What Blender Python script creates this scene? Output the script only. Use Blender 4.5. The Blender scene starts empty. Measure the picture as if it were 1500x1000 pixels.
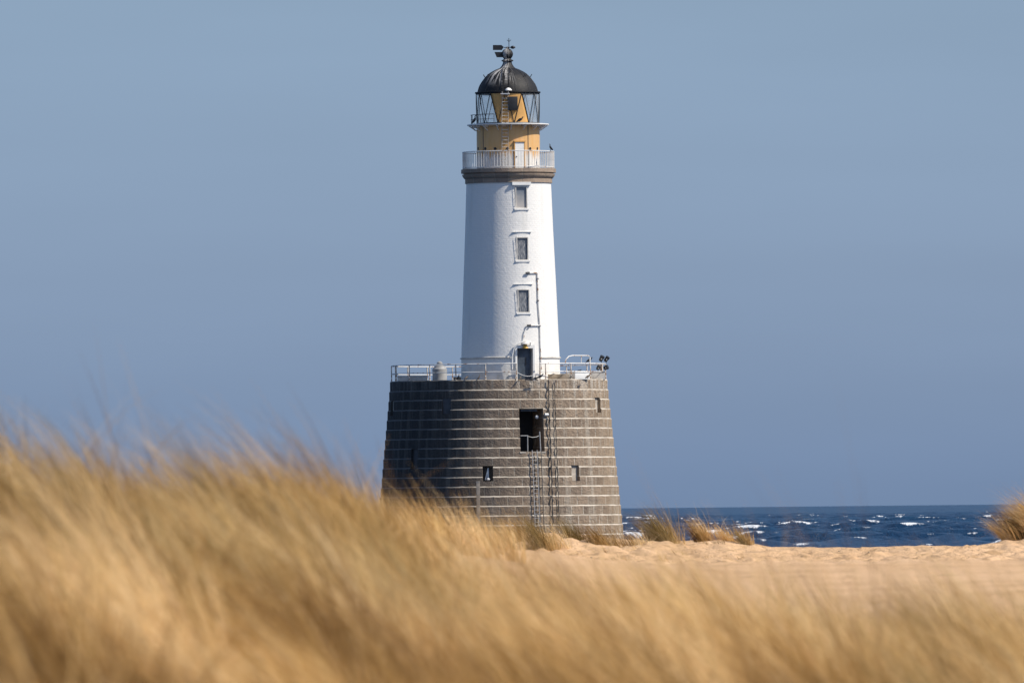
import bpy, bmesh, math, random
import numpy as np
from mathutils import Vector, Matrix
random.seed(7); RNG = np.random.default_rng(11)
sc = bpy.context.scene
COL = sc.collection
rad = math.radians

# ------------------------------------------------------------------ camera
EYE = 5.0            # eye height above the sea, metres
LH = 800.0           # distance of the lighthouse tower
PX = 6.25e-5         # angle of one photograph pixel
ROLL = 0.0103
cam_d = bpy.data.cameras.new("camera"); cam = bpy.data.objects.new("camera", cam_d); COL.objects.link(cam)
cam_d.sensor_width = 36; cam_d.lens = 384; cam_d.clip_start = 0.5; cam_d.clip_end = 120000
cam.location = (0, 0, EYE)
cam.rotation_euler = (Matrix.Rotation(-245 * PX * ROLL, 4, 'Z') @ Matrix.Rotation(rad(90) + math.atan(244.7 * PX), 4, 'X')
                      @ Matrix.Rotation(-ROLL, 4, 'Z')).to_euler()
cam_d.dof.use_dof = True; cam_d.dof.focus_distance = 800; cam_d.dof.aperture_fstop = 384 / 52.0
cam_d.dof.aperture_blades = 9
sc.camera = cam

# ------------------------------------------------------------------ sky, sun, exposure
SUN_EL, SUN_AZ = rad(46), rad(109)
SKY = 0.12
w = bpy.data.worlds.new("World"); sc.world = w; w.use_nodes = True
nt = w.node_tree; bg = nt.nodes['Background']
sky = nt.nodes.new('ShaderNodeTexSky'); sky.sky_type = 'NISHITA'; sky.sun_disc = False
sky.sun_elevation = SUN_EL; sky.sun_rotation = SUN_AZ
tc = nt.nodes.new('ShaderNodeTexCoord'); sp = nt.nodes.new('ShaderNodeSeparateXYZ')
nt.links.new(tc.outputs['Generated'], sp.inputs[0])
mr = nt.nodes.new('ShaderNodeMapRange'); mr.inputs[1].default_value = 0; mr.inputs[2].default_value = 0.35
nt.links.new(sp.outputs['Z'], mr.inputs[0])
rp = nt.nodes.new('ShaderNodeValToRGB'); nt.links.new(mr.outputs[0], rp.inputs[0])
STOPS = [(0.0, (.53, .78, 1.52)), (.0125, (.53, .77, 1.50)), (.0623, (.488, .664, 1.21)), (.133, (.505, .635, 1.0)), (.5, (.7, .72, .85)), (1.0, (.85, .9, 1.0))]
cr = rp.color_ramp
while len(cr.elements) < len(STOPS): cr.elements.new(.5)
for e, (p_, c_) in zip(cr.elements, STOPS): e.position = p_; e.color = (*[v / 2 for v in c_], 1)
# very faint high cloud streaks
mp = nt.nodes.new('ShaderNodeMapping'); mp.inputs['Scale'].default_value = (9, 9, 60); mp.inputs['Rotation'].default_value = (0, .12, 0)
nt.links.new(tc.outputs['Generated'], mp.inputs[0])
nz = nt.nodes.new('ShaderNodeTexNoise'); nz.inputs['Scale'].default_value = 1.0; nz.inputs['Detail'].default_value = 4
nt.links.new(mp.outputs[0], nz.inputs['Vector'])
m2 = nt.nodes.new('ShaderNodeMapRange'); m2.inputs[1].default_value = .3; m2.inputs[2].default_value = .7
m2.inputs[3].default_value = 1.92; m2.inputs[4].default_value = 2.08
nt.links.new(nz.outputs[0], m2.inputs[0])
v1 = nt.nodes.new('ShaderNodeVectorMath'); v1.operation = 'MULTIPLY'
nt.links.new(sky.outputs[0], v1.inputs[0]); nt.links.new(rp.outputs[0], v1.inputs[1])
v2 = nt.nodes.new('ShaderNodeVectorMath'); v2.operation = 'SCALE'
nt.links.new(v1.outputs[0], v2.inputs[0]); nt.links.new(m2.outputs[0], v2.inputs['Scale'])
nt.links.new(v2.outputs[0], bg.inputs[0]); bg.inputs[1].default_value = SKY

sd = bpy.data.lights.new("sun", 'SUN'); sun = bpy.data.objects.new("sun", sd); COL.objects.link(sun)
sd.energy = 5.0; sd.angle = rad(.53); sd.color = (1, .93, .82)
sdir = Vector((math.sin(SUN_AZ) * math.cos(SUN_EL), math.cos(SUN_AZ) * math.cos(SUN_EL), math.sin(SUN_EL)))
sun.rotation_euler = sdir.to_track_quat('Z', 'Y').to_euler()
sc.view_settings.view_transform = 'Standard'; sc.view_settings.look = 'None'
sc.view_settings.exposure = 0; sc.view_settings.gamma = 1
sc.render.engine = 'CYCLES'
sc.cycles.use_denoising = True
sc.cycles.max_bounces = 6; sc.cycles.transparent_max_bounces = 16

# ------------------------------------------------------------------ helpers
CR, SR = math.cos(ROLL), math.sin(ROLL)
def P(px, py, y=LH):
    """photograph pixel -> world (X, Z) on the plane at distance y"""
    u, v, k = px - 750, 744.7 - py, y * PX
    return (u * CR + v * SR) * k, EYE + (v * CR - u * SR) * k
def LP(px, py, yl=0.0):
    return P(px, py, LH + yl)

class MB:
    def __init__(s): s.v = []; s.f = []; s.m = []; s.cur = 0
    def add(s, vs, fs):
        o = len(s.v); s.v += [tuple(p) for p in vs]
        s.f += [tuple(i + o for i in f) for f in fs]; s.m += [s.cur] * len(fs)
    def box(s, c, h, ax=None):
        ax = ax or ((1, 0, 0), (0, 1, 0), (0, 0, 1)); c = Vector(c); A = [Vector(a) for a in ax]
        vs = [c + A[0] * h[0] * i + A[1] * h[1] * j + A[2] * h[2] * k for i in (-1, 1) for j in (-1, 1) for k in (-1, 1)]
        s.add(vs, [(0, 1, 3, 2), (4, 6, 7, 5), (0, 4, 5, 1), (2, 3, 7, 6), (0, 2, 6, 4), (1, 5, 7, 3)])
    def bevel_box(s, c, h, b=.02, ax=None):
        bm = bmesh.new(); bmesh.ops.create_cube(bm, size=2)
        for q in bm.verts: q.co = Vector((q.co.x * h[0], q.co.y * h[1], q.co.z * h[2]))
        bmesh.ops.bevel(bm, geom=bm.edges[:], offset=b, segments=2, affect='EDGES', profile=.6)
        ax = ax or ((1, 0, 0), (0, 1, 0), (0, 0, 1)); A = [Vector(a) for a in ax]; c = Vector(c)
        bm.verts.index_update()
        s.add([c + A[0] * q.co.x + A[1] * q.co.y + A[2] * q.co.z for q in bm.verts], [[q.index for q in f.verts] for f in bm.faces]); bm.free()
    def tube(s, pts, r, n=8, caps=True, sq=1.0):
        pts = [Vector(p) for p in pts]; N = len(pts)
        rs = r if isinstance(r, (list, tuple)) else [r] * N
        t0 = (pts[1] - pts[0]).normalized()
        ref = Vector((0, 1, 0)) if abs(t0.y) < .9 else Vector((1, 0, 0))
        nrm = (ref - t0 * ref.dot(t0)).normalized(); vs = []
        for i in range(N):
            t = ((pts[min(i + 1, N - 1)] - pts[max(i - 1, 0)])).normalized()
            nrm = (nrm - t * nrm.dot(t)).normalized(); b = t.cross(nrm)
            for k in range(n):
                a = 2 * math.pi * k / n
                vs.append(pts[i] + (nrm * math.cos(a) * sq + b * math.sin(a)) * rs[i])
        fs = [(i * n + k, i * n + (k + 1) % n, (i + 1) * n + (k + 1) % n, (i + 1) * n + k) for i in range(N - 1) for k in range(n)]
        if caps: fs += [tuple(range(n))[::-1], tuple((N - 1) * n + k for k in range(n))]
        s.add(vs, fs)
    def lathe(s, prof, n=64, cx=0, cy=0, caps=(True, True), a0=0.0, a1=2 * math.pi, mats=None):
        full = abs(a1 - a0 - 2 * math.pi) < 1e-6; cols = n if full else n + 1; vs = []
        for (r, z) in prof:
            for k in range(cols):
                a = a0 + (a1 - a0) * k / n
                vs.append((cx + r * math.sin(a), cy - r * math.cos(a), z))
        o = len(s.v); s.v += vs
        for i in range(len(prof) - 1):
            for k in range(n):
                k2 = (k + 1) % cols
                s.f.append((o + i * cols + k, o + i * cols + k2, o + (i + 1) * cols + k2, o + (i + 1) * cols + k))
                s.m.append(mats[i] if mats else s.cur)
        if full and caps[0]: s.f.append(tuple(o + k for k in range(cols))[::-1]); s.m.append(s.cur)
        if full and caps[1]: s.f.append(tuple(o + (len(prof) - 1) * cols + k for k in range(cols))); s.m.append(s.cur)
    def ball(s, c, r, n=16, sz=1.0):
        prof = [(max(1e-4, r * math.sin(math.pi * i / n)), c[2] - r * sz * math.cos(math.pi * i / n)) for i in range(n + 1)]
        s.lathe(prof, n * 2, c[0], c[1])
    def mesh(s, name, mats, smooth=True, sharp=32):
        me = bpy.data.meshes.new(name); me.from_pydata(s.v, [], s.f)
        for m in (mats if isinstance(mats, (list, tuple)) else [mats]): me.materials.append(m)
        me.polygons.foreach_set('material_index', s.m)
        bm = bmesh.new(); bm.from_mesh(me); bmesh.ops.recalc_face_normals(bm, faces=bm.faces[:]); bm.to_mesh(me); bm.free()
        if smooth:
            me.polygons.foreach_set('use_smooth', [True] * len(me.polygons)); me.set_sharp_from_angle(angle=rad(sharp))
        me.update(); return me
    def build(s, name, mats, parent=None, smooth=True, sharp=32, loc=None):
        o = bpy.data.objects.new(name, s.mesh(name, mats, smooth, sharp)); COL.objects.link(o)
        if loc: o.location = loc
        if parent: o.parent = parent
        return o
def tag(o, label=None, cat=None, group=None, kind=None):
    for k, v in (('label', label), ('category', cat), ('group', group), ('kind', kind)):
        if v: o[k] = v
    return o
def copy_to(o, parent, loc, rot=None, label=None):
    c = o.copy(); COL.objects.link(c); c.parent = parent; c.location = loc
    if rot: c.rotation_euler = rot
    return c

# ------------------------------------------------------------------ materials
class M:
    def __init__(s, name):
        s.m = bpy.data.materials.new(name); s.m.use_nodes = True; s.t = s.m.node_tree
        s.p = s.t.nodes['Principled BSDF']; s.out = s.t.nodes['Material Output']
    def n(s, typ, ins=None, **props):
        nd = s.t.nodes.new('ShaderNode' + typ)
        for k, v in props.items(): setattr(nd, k, v)
        for k, v in (ins or {}).items():
            if hasattr(v, 'is_output'): s.t.links.new(v, nd.inputs[k])
            else: nd.inputs[k].default_value = v
        return nd
    def set(s, **kw):
        for k, v in kw.items():
            k = k.replace('_', ' ')
            if hasattr(v, 'is_output'): s.t.links.new(v, s.p.inputs[k])
            else: s.p.inputs[k].default_value = v
        return s
    def math(s, op, a, b=0.0, clamp=False):
        return s.n('Math', {0: a, 1: b}, operation=op, use_clamp=clamp).outputs[0]
    def rng(s, v, a, b, c=0.0, d=1.0, smooth=True):
        return s.n('MapRange', {0: v, 1: a, 2: b, 3: c, 4: d}, interpolation_type='SMOOTHSTEP' if smooth else 'LINEAR').outputs[0]
    def noise(s, vec, scale, detail=4, rough=.55):
        return s.n('TexNoise', {'Vector': vec, 'Scale': scale, 'Detail': detail, 'Roughness': rough}).outputs[0]
    def mix(s, f, a, b):
        nd = s.n('Mix', data_type='RGBA')
        for i, v in ((0, f), (6, a), (7, b)):
            if hasattr(v, 'is_output'): s.t.links.new(v, nd.inputs[i])
            else: nd.inputs[i].default_value = (*v, 1) if isinstance(v, tuple) and len(v) == 3 else v
        return nd.outputs[2]
    def obj(s): return s.n('TexCoord').outputs['Object']
    def scale(s, vec, sx, sy, sz):
        return s.n('VectorMath', {0: vec, 1: (sx, sy, sz)}, operation='MULTIPLY').outputs[0]
    def bump(s, h, dist=.05, strength=1.0):
        s.t.links.new(s.n('Bump', {'Height': h, 'Distance': dist, 'Strength': strength}).outputs[0], s.p.inputs['Normal'])
    def cyl(s, R, zoff=0.0):
        """(angle * R, height) of the object's own axis; angle 0 faces the beach"""
        q = s.n('SeparateXYZ', {0: s.obj()})
        th = s.math('ARCTAN2', q.outputs[0], s.math('MULTIPLY', q.outputs[1], -1.0))
        u = s.math('MULTIPLY', th, R); z = s.math('ADD', q.outputs[2], zoff)
        return s.n('CombineXYZ', {0: u, 1: z}).outputs[0], th, q.outputs[2]

def plain(name, col, rough=.6, var=.15, scale=3.0, metal=0.0, rust=None):
    a = M(name); o = a.obj(); f = a.rng(a.noise(o, scale, 5), .3, .7)
    c = a.mix(f, tuple(x * (1 - var) for x in col), tuple(min(1, x * (1 + var)) for x in col))
    if rust:
        f2 = a.rng(a.noise(o, scale * 1.7 + .9, 6, .65), 1 - rust, 1 - rust + .06)
        c = a.mix(f2, c, (.28, .13, .05))
    a.set(Base_Color=c, Roughness=rough, Metallic=metal); return a.m

BASE_TOP = LP(730, 555.6, -4.3)[1]; CH = .706; NC = 21; BZ = BASE_TOP - NC * CH
def stone(name, R, rowh, bw, zoff, dark=True, cols=((.375, .278, .198), (.205, .152, .112)), bumpy=1.0):
    a = M(name); vec, th, z = a.cyl(R, zoff); o = a.obj()
    br = a.n('TexBrick', {'Vector': vec, 'Color1': (*cols[0], 1), 'Color2': (*cols[1], 1), 'Mortar': (.40, .34, .27, 1), 'Scale': 1.0,
                          'Mortar Size': .035, 'Mortar Smooth': .3, 'Bias': -.1, 'Brick Width': bw, 'Row Height': rowh}, offset=.47)
    c = br.outputs[0]
    c = a.mix(a.rng(a.noise(o, 1.3, 6, .6), .25, .75, .0, .32), c, (.15, .125, .105))
    c = a.mix(a.rng(a.noise(o, 9, 4, .7), .35, .75, 0, .3), c, (.38, .30, .22))
    if dark:
        c = a.mix(a.rng(a.noise(a.scale(vec, .5, .22, 1), 1.0, 5, .6), .5, .72, 0, .28), c, (.17, .115, .075))
        # weather-stained left side, its blue shade also painted into the stone colour
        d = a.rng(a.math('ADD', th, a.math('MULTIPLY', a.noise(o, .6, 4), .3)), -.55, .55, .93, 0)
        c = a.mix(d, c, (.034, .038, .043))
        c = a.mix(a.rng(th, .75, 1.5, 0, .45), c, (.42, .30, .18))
        # pale salt and lime runs, thickened rightwards to paint in some sunlit paleness
        st = a.noise(a.scale(vec, 1.6, .07, 1), 1.0, 5, .62)
        sa = a.math('MULTIPLY', a.rng(st, .47, .66), a.rng(th, -.1, .75, .12, .6))
        c = a.mix(sa, c, (.50, .44, .36))
        tp = a.math('MULTIPLY', a.rng(z, BASE_TOP - 1.5, BASE_TOP - .1), a.rng(a.noise(a.scale(vec, 2.2, .15, 1), 1.0, 4), .42, .62))
        c = a.mix(a.math('MULTIPLY', tp, a.rng(th, -.4, .6, .12, .75)), c, (.58, .53, .46))
        jt = br.outputs[1]
        c = a.mix(a.math('MULTIPLY', a.math('MULTIPLY', jt, a.rng(a.noise(o, 1.1, 3), .35, .6)), a.rng(th, -.3, .6, .06, .95)), c, (.62, .55, .45))
    h = a.math('ADD', a.math('MULTIPLY', a.noise(o, 4.2, 7, .68), 1.0), a.math('MULTIPLY', br.outputs[1], -.45))
    a.set(Base_Color=c, Roughness=.9, Specular_IOR_Level=.2); a.bump(h, .20 * bumpy, 1.0)
    return a.m
MAT = {}
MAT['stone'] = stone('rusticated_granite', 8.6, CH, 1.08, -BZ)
def ledge_mat():
    a = M('pale_ledge'); vec, th, z = a.cyl(8.6); o = a.obj()
    f = a.rng(a.noise(a.scale(vec, .7, 3, 1), 1.2, 5), .36, .6)
    c = a.mix(f, (.30, .25, .195), (.53, .47, .39))
    d = a.rng(a.math('ADD', th, a.math('MULTIPLY', a.noise(o, .6, 3), .3)), -.6, .2, .92, 0)  # left side darkened: its shade is put into the ledge colour
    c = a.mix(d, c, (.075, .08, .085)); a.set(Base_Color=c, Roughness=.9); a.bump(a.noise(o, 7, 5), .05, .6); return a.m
MAT['ledge'] = ledge_mat()
MAT['cornice'] = stone('cornice_stone', 3.4, 5.0, 1.05, 0, dark=False, cols=((.44, .335, .25), (.24, .185, .15)), bumpy=.3)
def white_wall():
    a = M('white_painted_masonry'); vec, th, z = a.cyl(3.4); o = a.obj()
    br = a.n('TexBrick', {'Vector': vec, 'Color1': (.83, .81, .765, 1), 'Color2': (.81, .79, .75, 1), 'Mortar': (.81, .79, .75, 1), 'Scale': 1.0,
                          'Mortar Size': .018, 'Mortar Smooth': .4, 'Brick Width': .46, 'Row Height': .155}, offset=.5)
    c = a.mix(a.rng(a.noise(a.scale(vec, 1.2, .12, 1), 1.0, 5), .5, .75, 0, .35), br.outputs[0], (.62, .60, .54))
    c = a.mix(a.rng(a.noise(o, 2.6, 6, .6), .735, .77), c, (.45, .28, .16))
    low = a.math('MULTIPLY', a.rng(z, BASE_TOP + 1.6, BASE_TOP), a.rng(a.noise(o, 1.7, 4), .35, .65))
    c = a.mix(a.math('MULTIPLY', low, .55), c, (.55, .49, .40))
    a.set(Base_Color=c, Roughness=.5, Specular_IOR_Level=.3)
    a.bump(a.math('ADD', a.math('MULTIPLY', br.outputs[1], -.22), a.math('MULTIPLY', a.noise(o, 5.0, 6, .65), 1.5)), .016, 1.0); return a.m
MAT['white_wall'] = white_wall()
def ochre():
    a = M('ochre_paint'); vec, th, z = a.cyl(2.3); o = a.obj()
    zb = LP(745, 245, -2)[1]
    n = a.noise(a.scale(vec, 3.2, .35, 1), 1.0, 5, .65)
    c = a.mix(a.rng(n, .35, .7, 0, .45), (.66, .375, .135), (.70, .48, .26))
    hh = a.math('SUBTRACT', a.math('SUBTRACT', z, zb), a.math('MULTIPLY', n, 1.9))
    c = a.mix(a.rng(hh, .35, -.35), c, (.74, .71, .66))
    a.set(Base_Color=c, Roughness=.55); return a.m
MAT['ochre'] = ochre()
MAT['ochre_panel'] = plain('ochre_panel', (.60, .33, .10), .5, .08, 1.5)
def dome_mat():
    a = M('black_dome_paint'); vec, th, z = a.cyl(2.0); o = a.obj()
    c = a.mix(a.rng(a.noise(o, 2.4, 6, .65), .35, .7), (.010, .011, .013), (.019, .018, .018))
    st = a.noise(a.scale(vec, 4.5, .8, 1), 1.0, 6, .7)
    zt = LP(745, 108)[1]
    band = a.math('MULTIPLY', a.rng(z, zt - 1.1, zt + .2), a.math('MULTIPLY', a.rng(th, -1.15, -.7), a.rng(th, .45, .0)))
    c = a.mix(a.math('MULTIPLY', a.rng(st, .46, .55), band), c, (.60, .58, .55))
    c = a.mix(a.math('MULTIPLY', a.rng(a.noise(o, 9, 5, .7), .6, .68), .5), c, (.24, .20, .16))
    a.set(Base_Color=c, Roughness=.6, Specular_IOR_Level=.3); a.bump(a.noise(o, 10, 4), .02, .5); return a.m
MAT['dome'] = dome_mat()
MAT['black'] = plain('black_ironwork', (.016, .017, .02), .5, .3, 6)
MAT['dark_metal'] = plain('dark_metal', (.06, .062, .066), .55, .3, 8)
MAT['grey_metal'] = plain('galvanised_metal', (.34, .33, .32), .55, .2, 6, rust=.36)
MAT['white_metal'] = plain('white_painted_metal', (.76, .75, .72), .45, .06, 6, rust=.37)
MAT['rail_white'] = plain('weathered_white_rail', (.74, .72, .68), .5, .1, 1.1, rust=.44)
MAT['rail_rusty'] = plain('rusting_white_post', (.62, .56, .48), .6, .25, 2.5, rust=.52)
MAT['white_paint'] = plain('white_paint', (.78, .77, .74), .5, .06, 2.0, rust=.28)
MAT['grubby_white'] = plain('grubby_white_paint', (.60, .57, .52), .6, .2, 1.4, rust=.32)
MAT['grey_paint'] = plain('weathered_grey_paint', (.34, .34, .335), .6, .15, 1.6, rust=.3)
MAT['infill'] = plain('pale_infill_slab', (.42, .37, .31), .85, .2, 3)
MAT['dark_infill'] = plain('grey_infill_slab', (.075, .075, .08), .85, .2, 3)
MAT['door_blue'] = plain('dark_blue_door_paint', (.045, .062, .085), .5, .25, 2.0)
MAT['near_black'] = plain('near_black_panel', (.03, .03, .032), .9, .2, 2)  # near-black, for the panel at the back of the doorway
MAT['lamp_yellow'] = plain('yellow_lamp_housing', (.70, .40, .06), .4, .1, 6)
MAT['deck_tan'] = plain('lichened_concrete', (.36, .29, .21), .9, .35, 1.6)
MAT['chain'] = plain('tarred_chain', (.045, .042, .042), .7, .3, 9)
MAT['post'] = plain('weathered_concrete', (.25, .215, .18), .9, .2, 2.2)
MAT['feather'] = plain('black_plumage', (.012, .013, .016), .45, .4, 14)
MAT['brown_feather'] = plain('brown_plumage', (.10, .075, .055), .6, .4, 12)
MAT['beak'] = plain('horn_beak', (.22, .17, .09), .4, .2, 10)
def glass(name, dirt):
    a = M(name); o = a.obj()
    t = a.n('BsdfTransparent', {0: (.93, .95, .96, 1)}); g = a.n('BsdfGlossy', {'Roughness': .04, 'Color': (1, 1, 1, 1)})
    d = a.n('BsdfDiffuse', {0: (.62, .62, .60, 1)})
    fr = a.math('ADD', a.math('MULTIPLY', a.math('POWER', a.n('LayerWeight', {'Blend': .5}).outputs[1], 5.0), .7), .05)
    m1 = a.n('MixShader', {0: fr, 1: t.outputs[0], 2: g.outputs[0]})
    m2_ = a.n('MixShader', {0: a.rng(a.noise(a.scale(o, 1, 1, .5), 1.6, 4), .3, .75, dirt * .4, dirt * 1.6), 1: m1.outputs[0], 2: d.outputs[0]})
    a.t.links.new(m2_.outputs[0], a.out.inputs[0]); return a.m
MAT['lantern_glass'] = glass('lantern_glass', .16)
def pane_mat(name, c0, c1, mesh_guard):
    a = M(name); o = a.obj()
    if mesh_guard:
        n = a.noise(a.scale(o, 9, 9, 2.2), 1.4, 6, .75); c = a.mix(a.rng(n, .38, .66), c0, c1)
    else:
        q = a.n('SeparateXYZ', {0: o}).outputs[2]
        c = a.mix(a.rng(a.math('ADD', q, a.math('MULTIPLY', a.noise(o, 2.5, 3), .8)), 1.1, -.2), c0, c1)
    a.set(Base_Color=c, Roughness=.25 if not mesh_guard else .5); return a.m
MAT['pane_graded'] = pane_mat('graded_pane', (.16, .19, .23), (.42, .40, .38), False)  # pane grows paler towards the bottom
MAT['pane_mesh'] = pane_mat('wire_guarded_pane', (.07, .085, .11), (.36, .36, .36), True)
def sand_mat():
    a = M('dune_sand'); g = a.n('NewGeometry').outputs['Position']
    n1 = a.noise(g, .22, 5); n2 = a.noise(a.scale(g, 1, .35, 1), 1.7, 6, .65)
    c = a.mix(a.rng(n1, .3, .7), (.60, .385, .215), (.68, .45, .265))
    c = a.mix(a.rng(n2, .54, .66, 0, .7), c, (.36, .225, .11))
    c = a.mix(a.rng(a.noise(g, 60, 2), .62, .7, 0, .35), c, (.25, .17, .1))
    a.set(Base_Color=c, Roughness=.95, Specular_IOR_Level=.1)
    a.bump(a.math('ADD', a.noise(a.scale(g, 1, .6, 1), 2.2, 6, .6), a.math('MULTIPLY', a.noise(g, 12, 4), .25)), .22, .8); return a.m
MAT['sand'] = sand_mat()
def water_mat():
    a = M('choppy_sea'); g = a.n('NewGeometry').outputs['Position']; z = a.n('SeparateXYZ', {0: g}).outputs[2]
    n1 = a.noise(a.scale(g, .01, .0016, 0), 1.0, 4)
    c = a.mix(a.rng(n1, .35, .65), (.006, .030, .075), (.011, .046, .100))
    brk = a.noise(a.scale(g, .8, .16, 0), 1.0, 5, .7)
    grp = a.noise(a.scale(g, .30, .05, 0), 1.0, 3)
    f = a.math('ADD', a.math('MULTIPLY', z, .26), a.math('ADD', a.math('MULTIPLY', brk, .45), a.math('MULTIPLY', grp, .75)))
    foam = a.rng(f, .98, 1.06)
    c = a.mix(foam, c, (.70, .73, .76))
    a.set(Base_Color=c, Roughness=a.rng(foam, 0, 1, .32, .95), IOR=1.33, Specular_IOR_Level=.22)
    a.bump(a.math('ADD', a.noise(a.scale(g, .7, .25, .5), 1.0, 5, .65), a.math('MULTIPLY', a.noise(a.scale(g, .14, .05, .1), 1.0, 4), 2.2)), .9, 1.0); return a.m
MAT['water'] = water_mat()
def grass_mat(name, pal):
    a = M(name); at = a.n('Attribute', attribute_name='blade').outputs['Vector']
    q = a.n('SeparateXYZ', {0: at})
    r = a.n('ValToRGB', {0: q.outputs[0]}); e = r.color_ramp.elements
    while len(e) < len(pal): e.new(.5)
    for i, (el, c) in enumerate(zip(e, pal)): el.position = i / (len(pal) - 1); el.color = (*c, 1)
    c = a.mix(a.math('MULTIPLY', q.outputs[2], .8), r.outputs[0], (.13, .105, .028))
    a.set(Base_Color=c, Roughness=.55, Specular_IOR_Level=.25)
    tr = a.n('BsdfTranslucent', {0: c}); mx = a.n('MixShader', {0: .3, 1: a.p.outputs[0], 2: tr.outputs[0]})
    a.t.links.new(mx.outputs[0], a.out.inputs[0]); return a.m
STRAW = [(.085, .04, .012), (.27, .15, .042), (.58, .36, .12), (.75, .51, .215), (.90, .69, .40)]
MAT['grass'] = grass_mat('dry_marram', STRAW)

# ------------------------------------------------------------------ terrain
def vnoise(x, y, seed=0):
    xi = np.floor(x).astype(np.int64); yi = np.floor(y).astype(np.int64); fx = x - xi; fy = y - yi
    fx = fx * fx * (3 - 2 * fx); fy = fy * fy * (3 - 2 * fy)
    def h(i, j):
        n = (i * 374761393 + j * 668265263 + seed * 982451653) & 0x7fffffff
        n = ((n ^ (n >> 13)) * 1274126177) & 0x7fffffff
        return ((n ^ (n >> 16)) & 0xffff) / 65535.0
    return (h(xi, yi) * (1 - fx) + h(xi + 1, yi) * fx) * (1 - fy) + (h(xi, yi + 1) * (1 - fx) + h(xi + 1, yi + 1) * fx) * fy * 1.0
def fbm(x, y, seed=0, o=4):
    s = 0; a = .5
    for k in range(o): s = s + a * (vnoise(x * 2 ** k, y * 2 ** k, seed + k) - .5); a *= .5
    return s
FG = [(-900, 600), (-200, 610), (-60, 606), (0, 616), (55, 640), (112, 698), (165, 642), (215, 656), (275, 694), (335, 738), (385, 704), (430, 652), (480, 668), (560, 700), (610, 726), (650, 752), (720, 784), (820, 812), (900, 836), (960, 858),
      (1040, 832), (1120, 842), (1190, 876), (1260, 858), (1330, 882), (1400, 866), (1500, 884), (2200, 900)]
FD = 70.0                                 # distance of the foreground hummock's crest
fgx = np.array([(p - 750) * PX * FD for p, _ in FG]); fgo = np.array([(744.7 - q) * PX * FD for _, q in FG])
CRP = [(-2000, 760), (300, 765), (600, 772), (780, 780), (850, 784), (915, 791), (1000, 795), (1060, 796), (1095, 799), (1130, 803), (1250, 803), (1350, 799.5), (1430, 801),
       (1480, 797), (1520, 793), (1700, 786), (3500, 780)]
crx = np.array([P(p, q, 400)[0] for p, q in CRP]); crz = np.array([P(p, q, 400)[1] for p, q in CRP])
def ss(a, b, x): t = np.clip((x - a) / (b - a), 0, 1); return t * t * (3 - 2 * t)
def ground(x, y):
    x = np.asarray(x, float); y = np.asarray(y, float)
    off = np.interp(x, fgx, fgo)
    near = 5 + off * np.clip(y / FD, .2, 1.1) - .60 - .07 * ss(.2, 1.6, x) - .36 * np.clip((FD - y) / 45, 0, 1.3) + .18 * fbm(x * .8, y * .4, 3, 3) + .22 * fbm(x * 1.5, y * .5, 14, 2)
    mid = 3.98 + .55 * ss(3.0, -2.5, x) + .12 * fbm(x * .35, y * .12, 9, 3)             # dune shoulder 60-190 m out
    trough = 2.35 + .5 * ss(4, -12, x)
    crest = np.interp(x, crx, crz)
    z = near + (mid - .75 - near) * ss(72, 92, y)
    z = z + (mid - z) * ss(95, 130, y)
    z = z + (trough - z) * ss(190, 325, y)
    face = ss(330, 400, y) ** .8
    z = z + (crest - z) * face
    z = z + (-2.5 - z) * ss(402, 560, y)
    und = ss(170, 260, y) * ss(430, 401, y)
    z = z + und * (.26 * fbm(x * .22, y * .09, 21, 3) + .30 * fbm(x * .8, y * .3, 5, 3) + .48 * fbm(x * 2.0, y * .7, 55, 2) + .10 * np.abs(fbm(x * 2.3, y * 1.6, 8, 2))) * (1 - .75 * ss(385, 398, y))
    z = z + .55 * np.exp(-(((x - 19.6) / 1.9) ** 2 + ((y - 392) / 6) ** 2))           # sand mound under the grass at the far right
    z = z + .35 * np.exp(-(((x - 7.6) / 1.4) ** 2 + ((y - 398) / 5) ** 2)) * .4
    z = np.where(y < 6, 3.9 + .1 * fbm(x * .3, y * .3, 2, 2), z)
    return z
def grid_obj(name, X, Y, Z, mat):
    nr, ncol = X.shape
    me = bpy.data.meshes.new(name); me.vertices.add(nr * ncol)
    me.vertices.foreach_set('co', np.stack([X, Y, Z], -1).astype(np.float32).ravel())
    i = np.arange(nr * ncol).reshape(nr, ncol)
    q = np.stack([i[:-1, :-1], i[:-1, 1:], i[1:, 1:], i[1:, :-1]], -1).reshape(-1, 4)
    me.loops.add(q.size); me.loops.foreach_set('vertex_index', q.ravel().astype(np.int32))
    me.polygons.add(len(q)); me.polygons.foreach_set('loop_start', np.arange(0, q.size, 4, dtype=np.int32))
    me.polygons.foreach_set('use_smooth', np.ones(len(q), bool))
    me.update(calc_edges=True); me.validate(); me.materials.append(mat)
    o = bpy.data.objects.new(name, me); COL.objects.link(o); return o
xs = np.concatenate([-np.geomspace(700, 26, 26), np.arange(-25.5, 25.6, .15), np.geomspace(26, 700, 26)])
ys = np.concatenate([np.arange(-40, 6, 2.5), np.arange(6, 100, .4), np.arange(100, 250, 1.2), np.arange(250, 325, .4), np.arange(325, 408, .15), np.geomspace(408, 640, 60)])
X, Y = np.meshgrid(xs, ys)
tag(grid_obj('sand_dune', X, Y, ground(X, Y), MAT['sand']), 'pale orange sand dune between the grass and the sea', 'dune', kind='structure')

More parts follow.
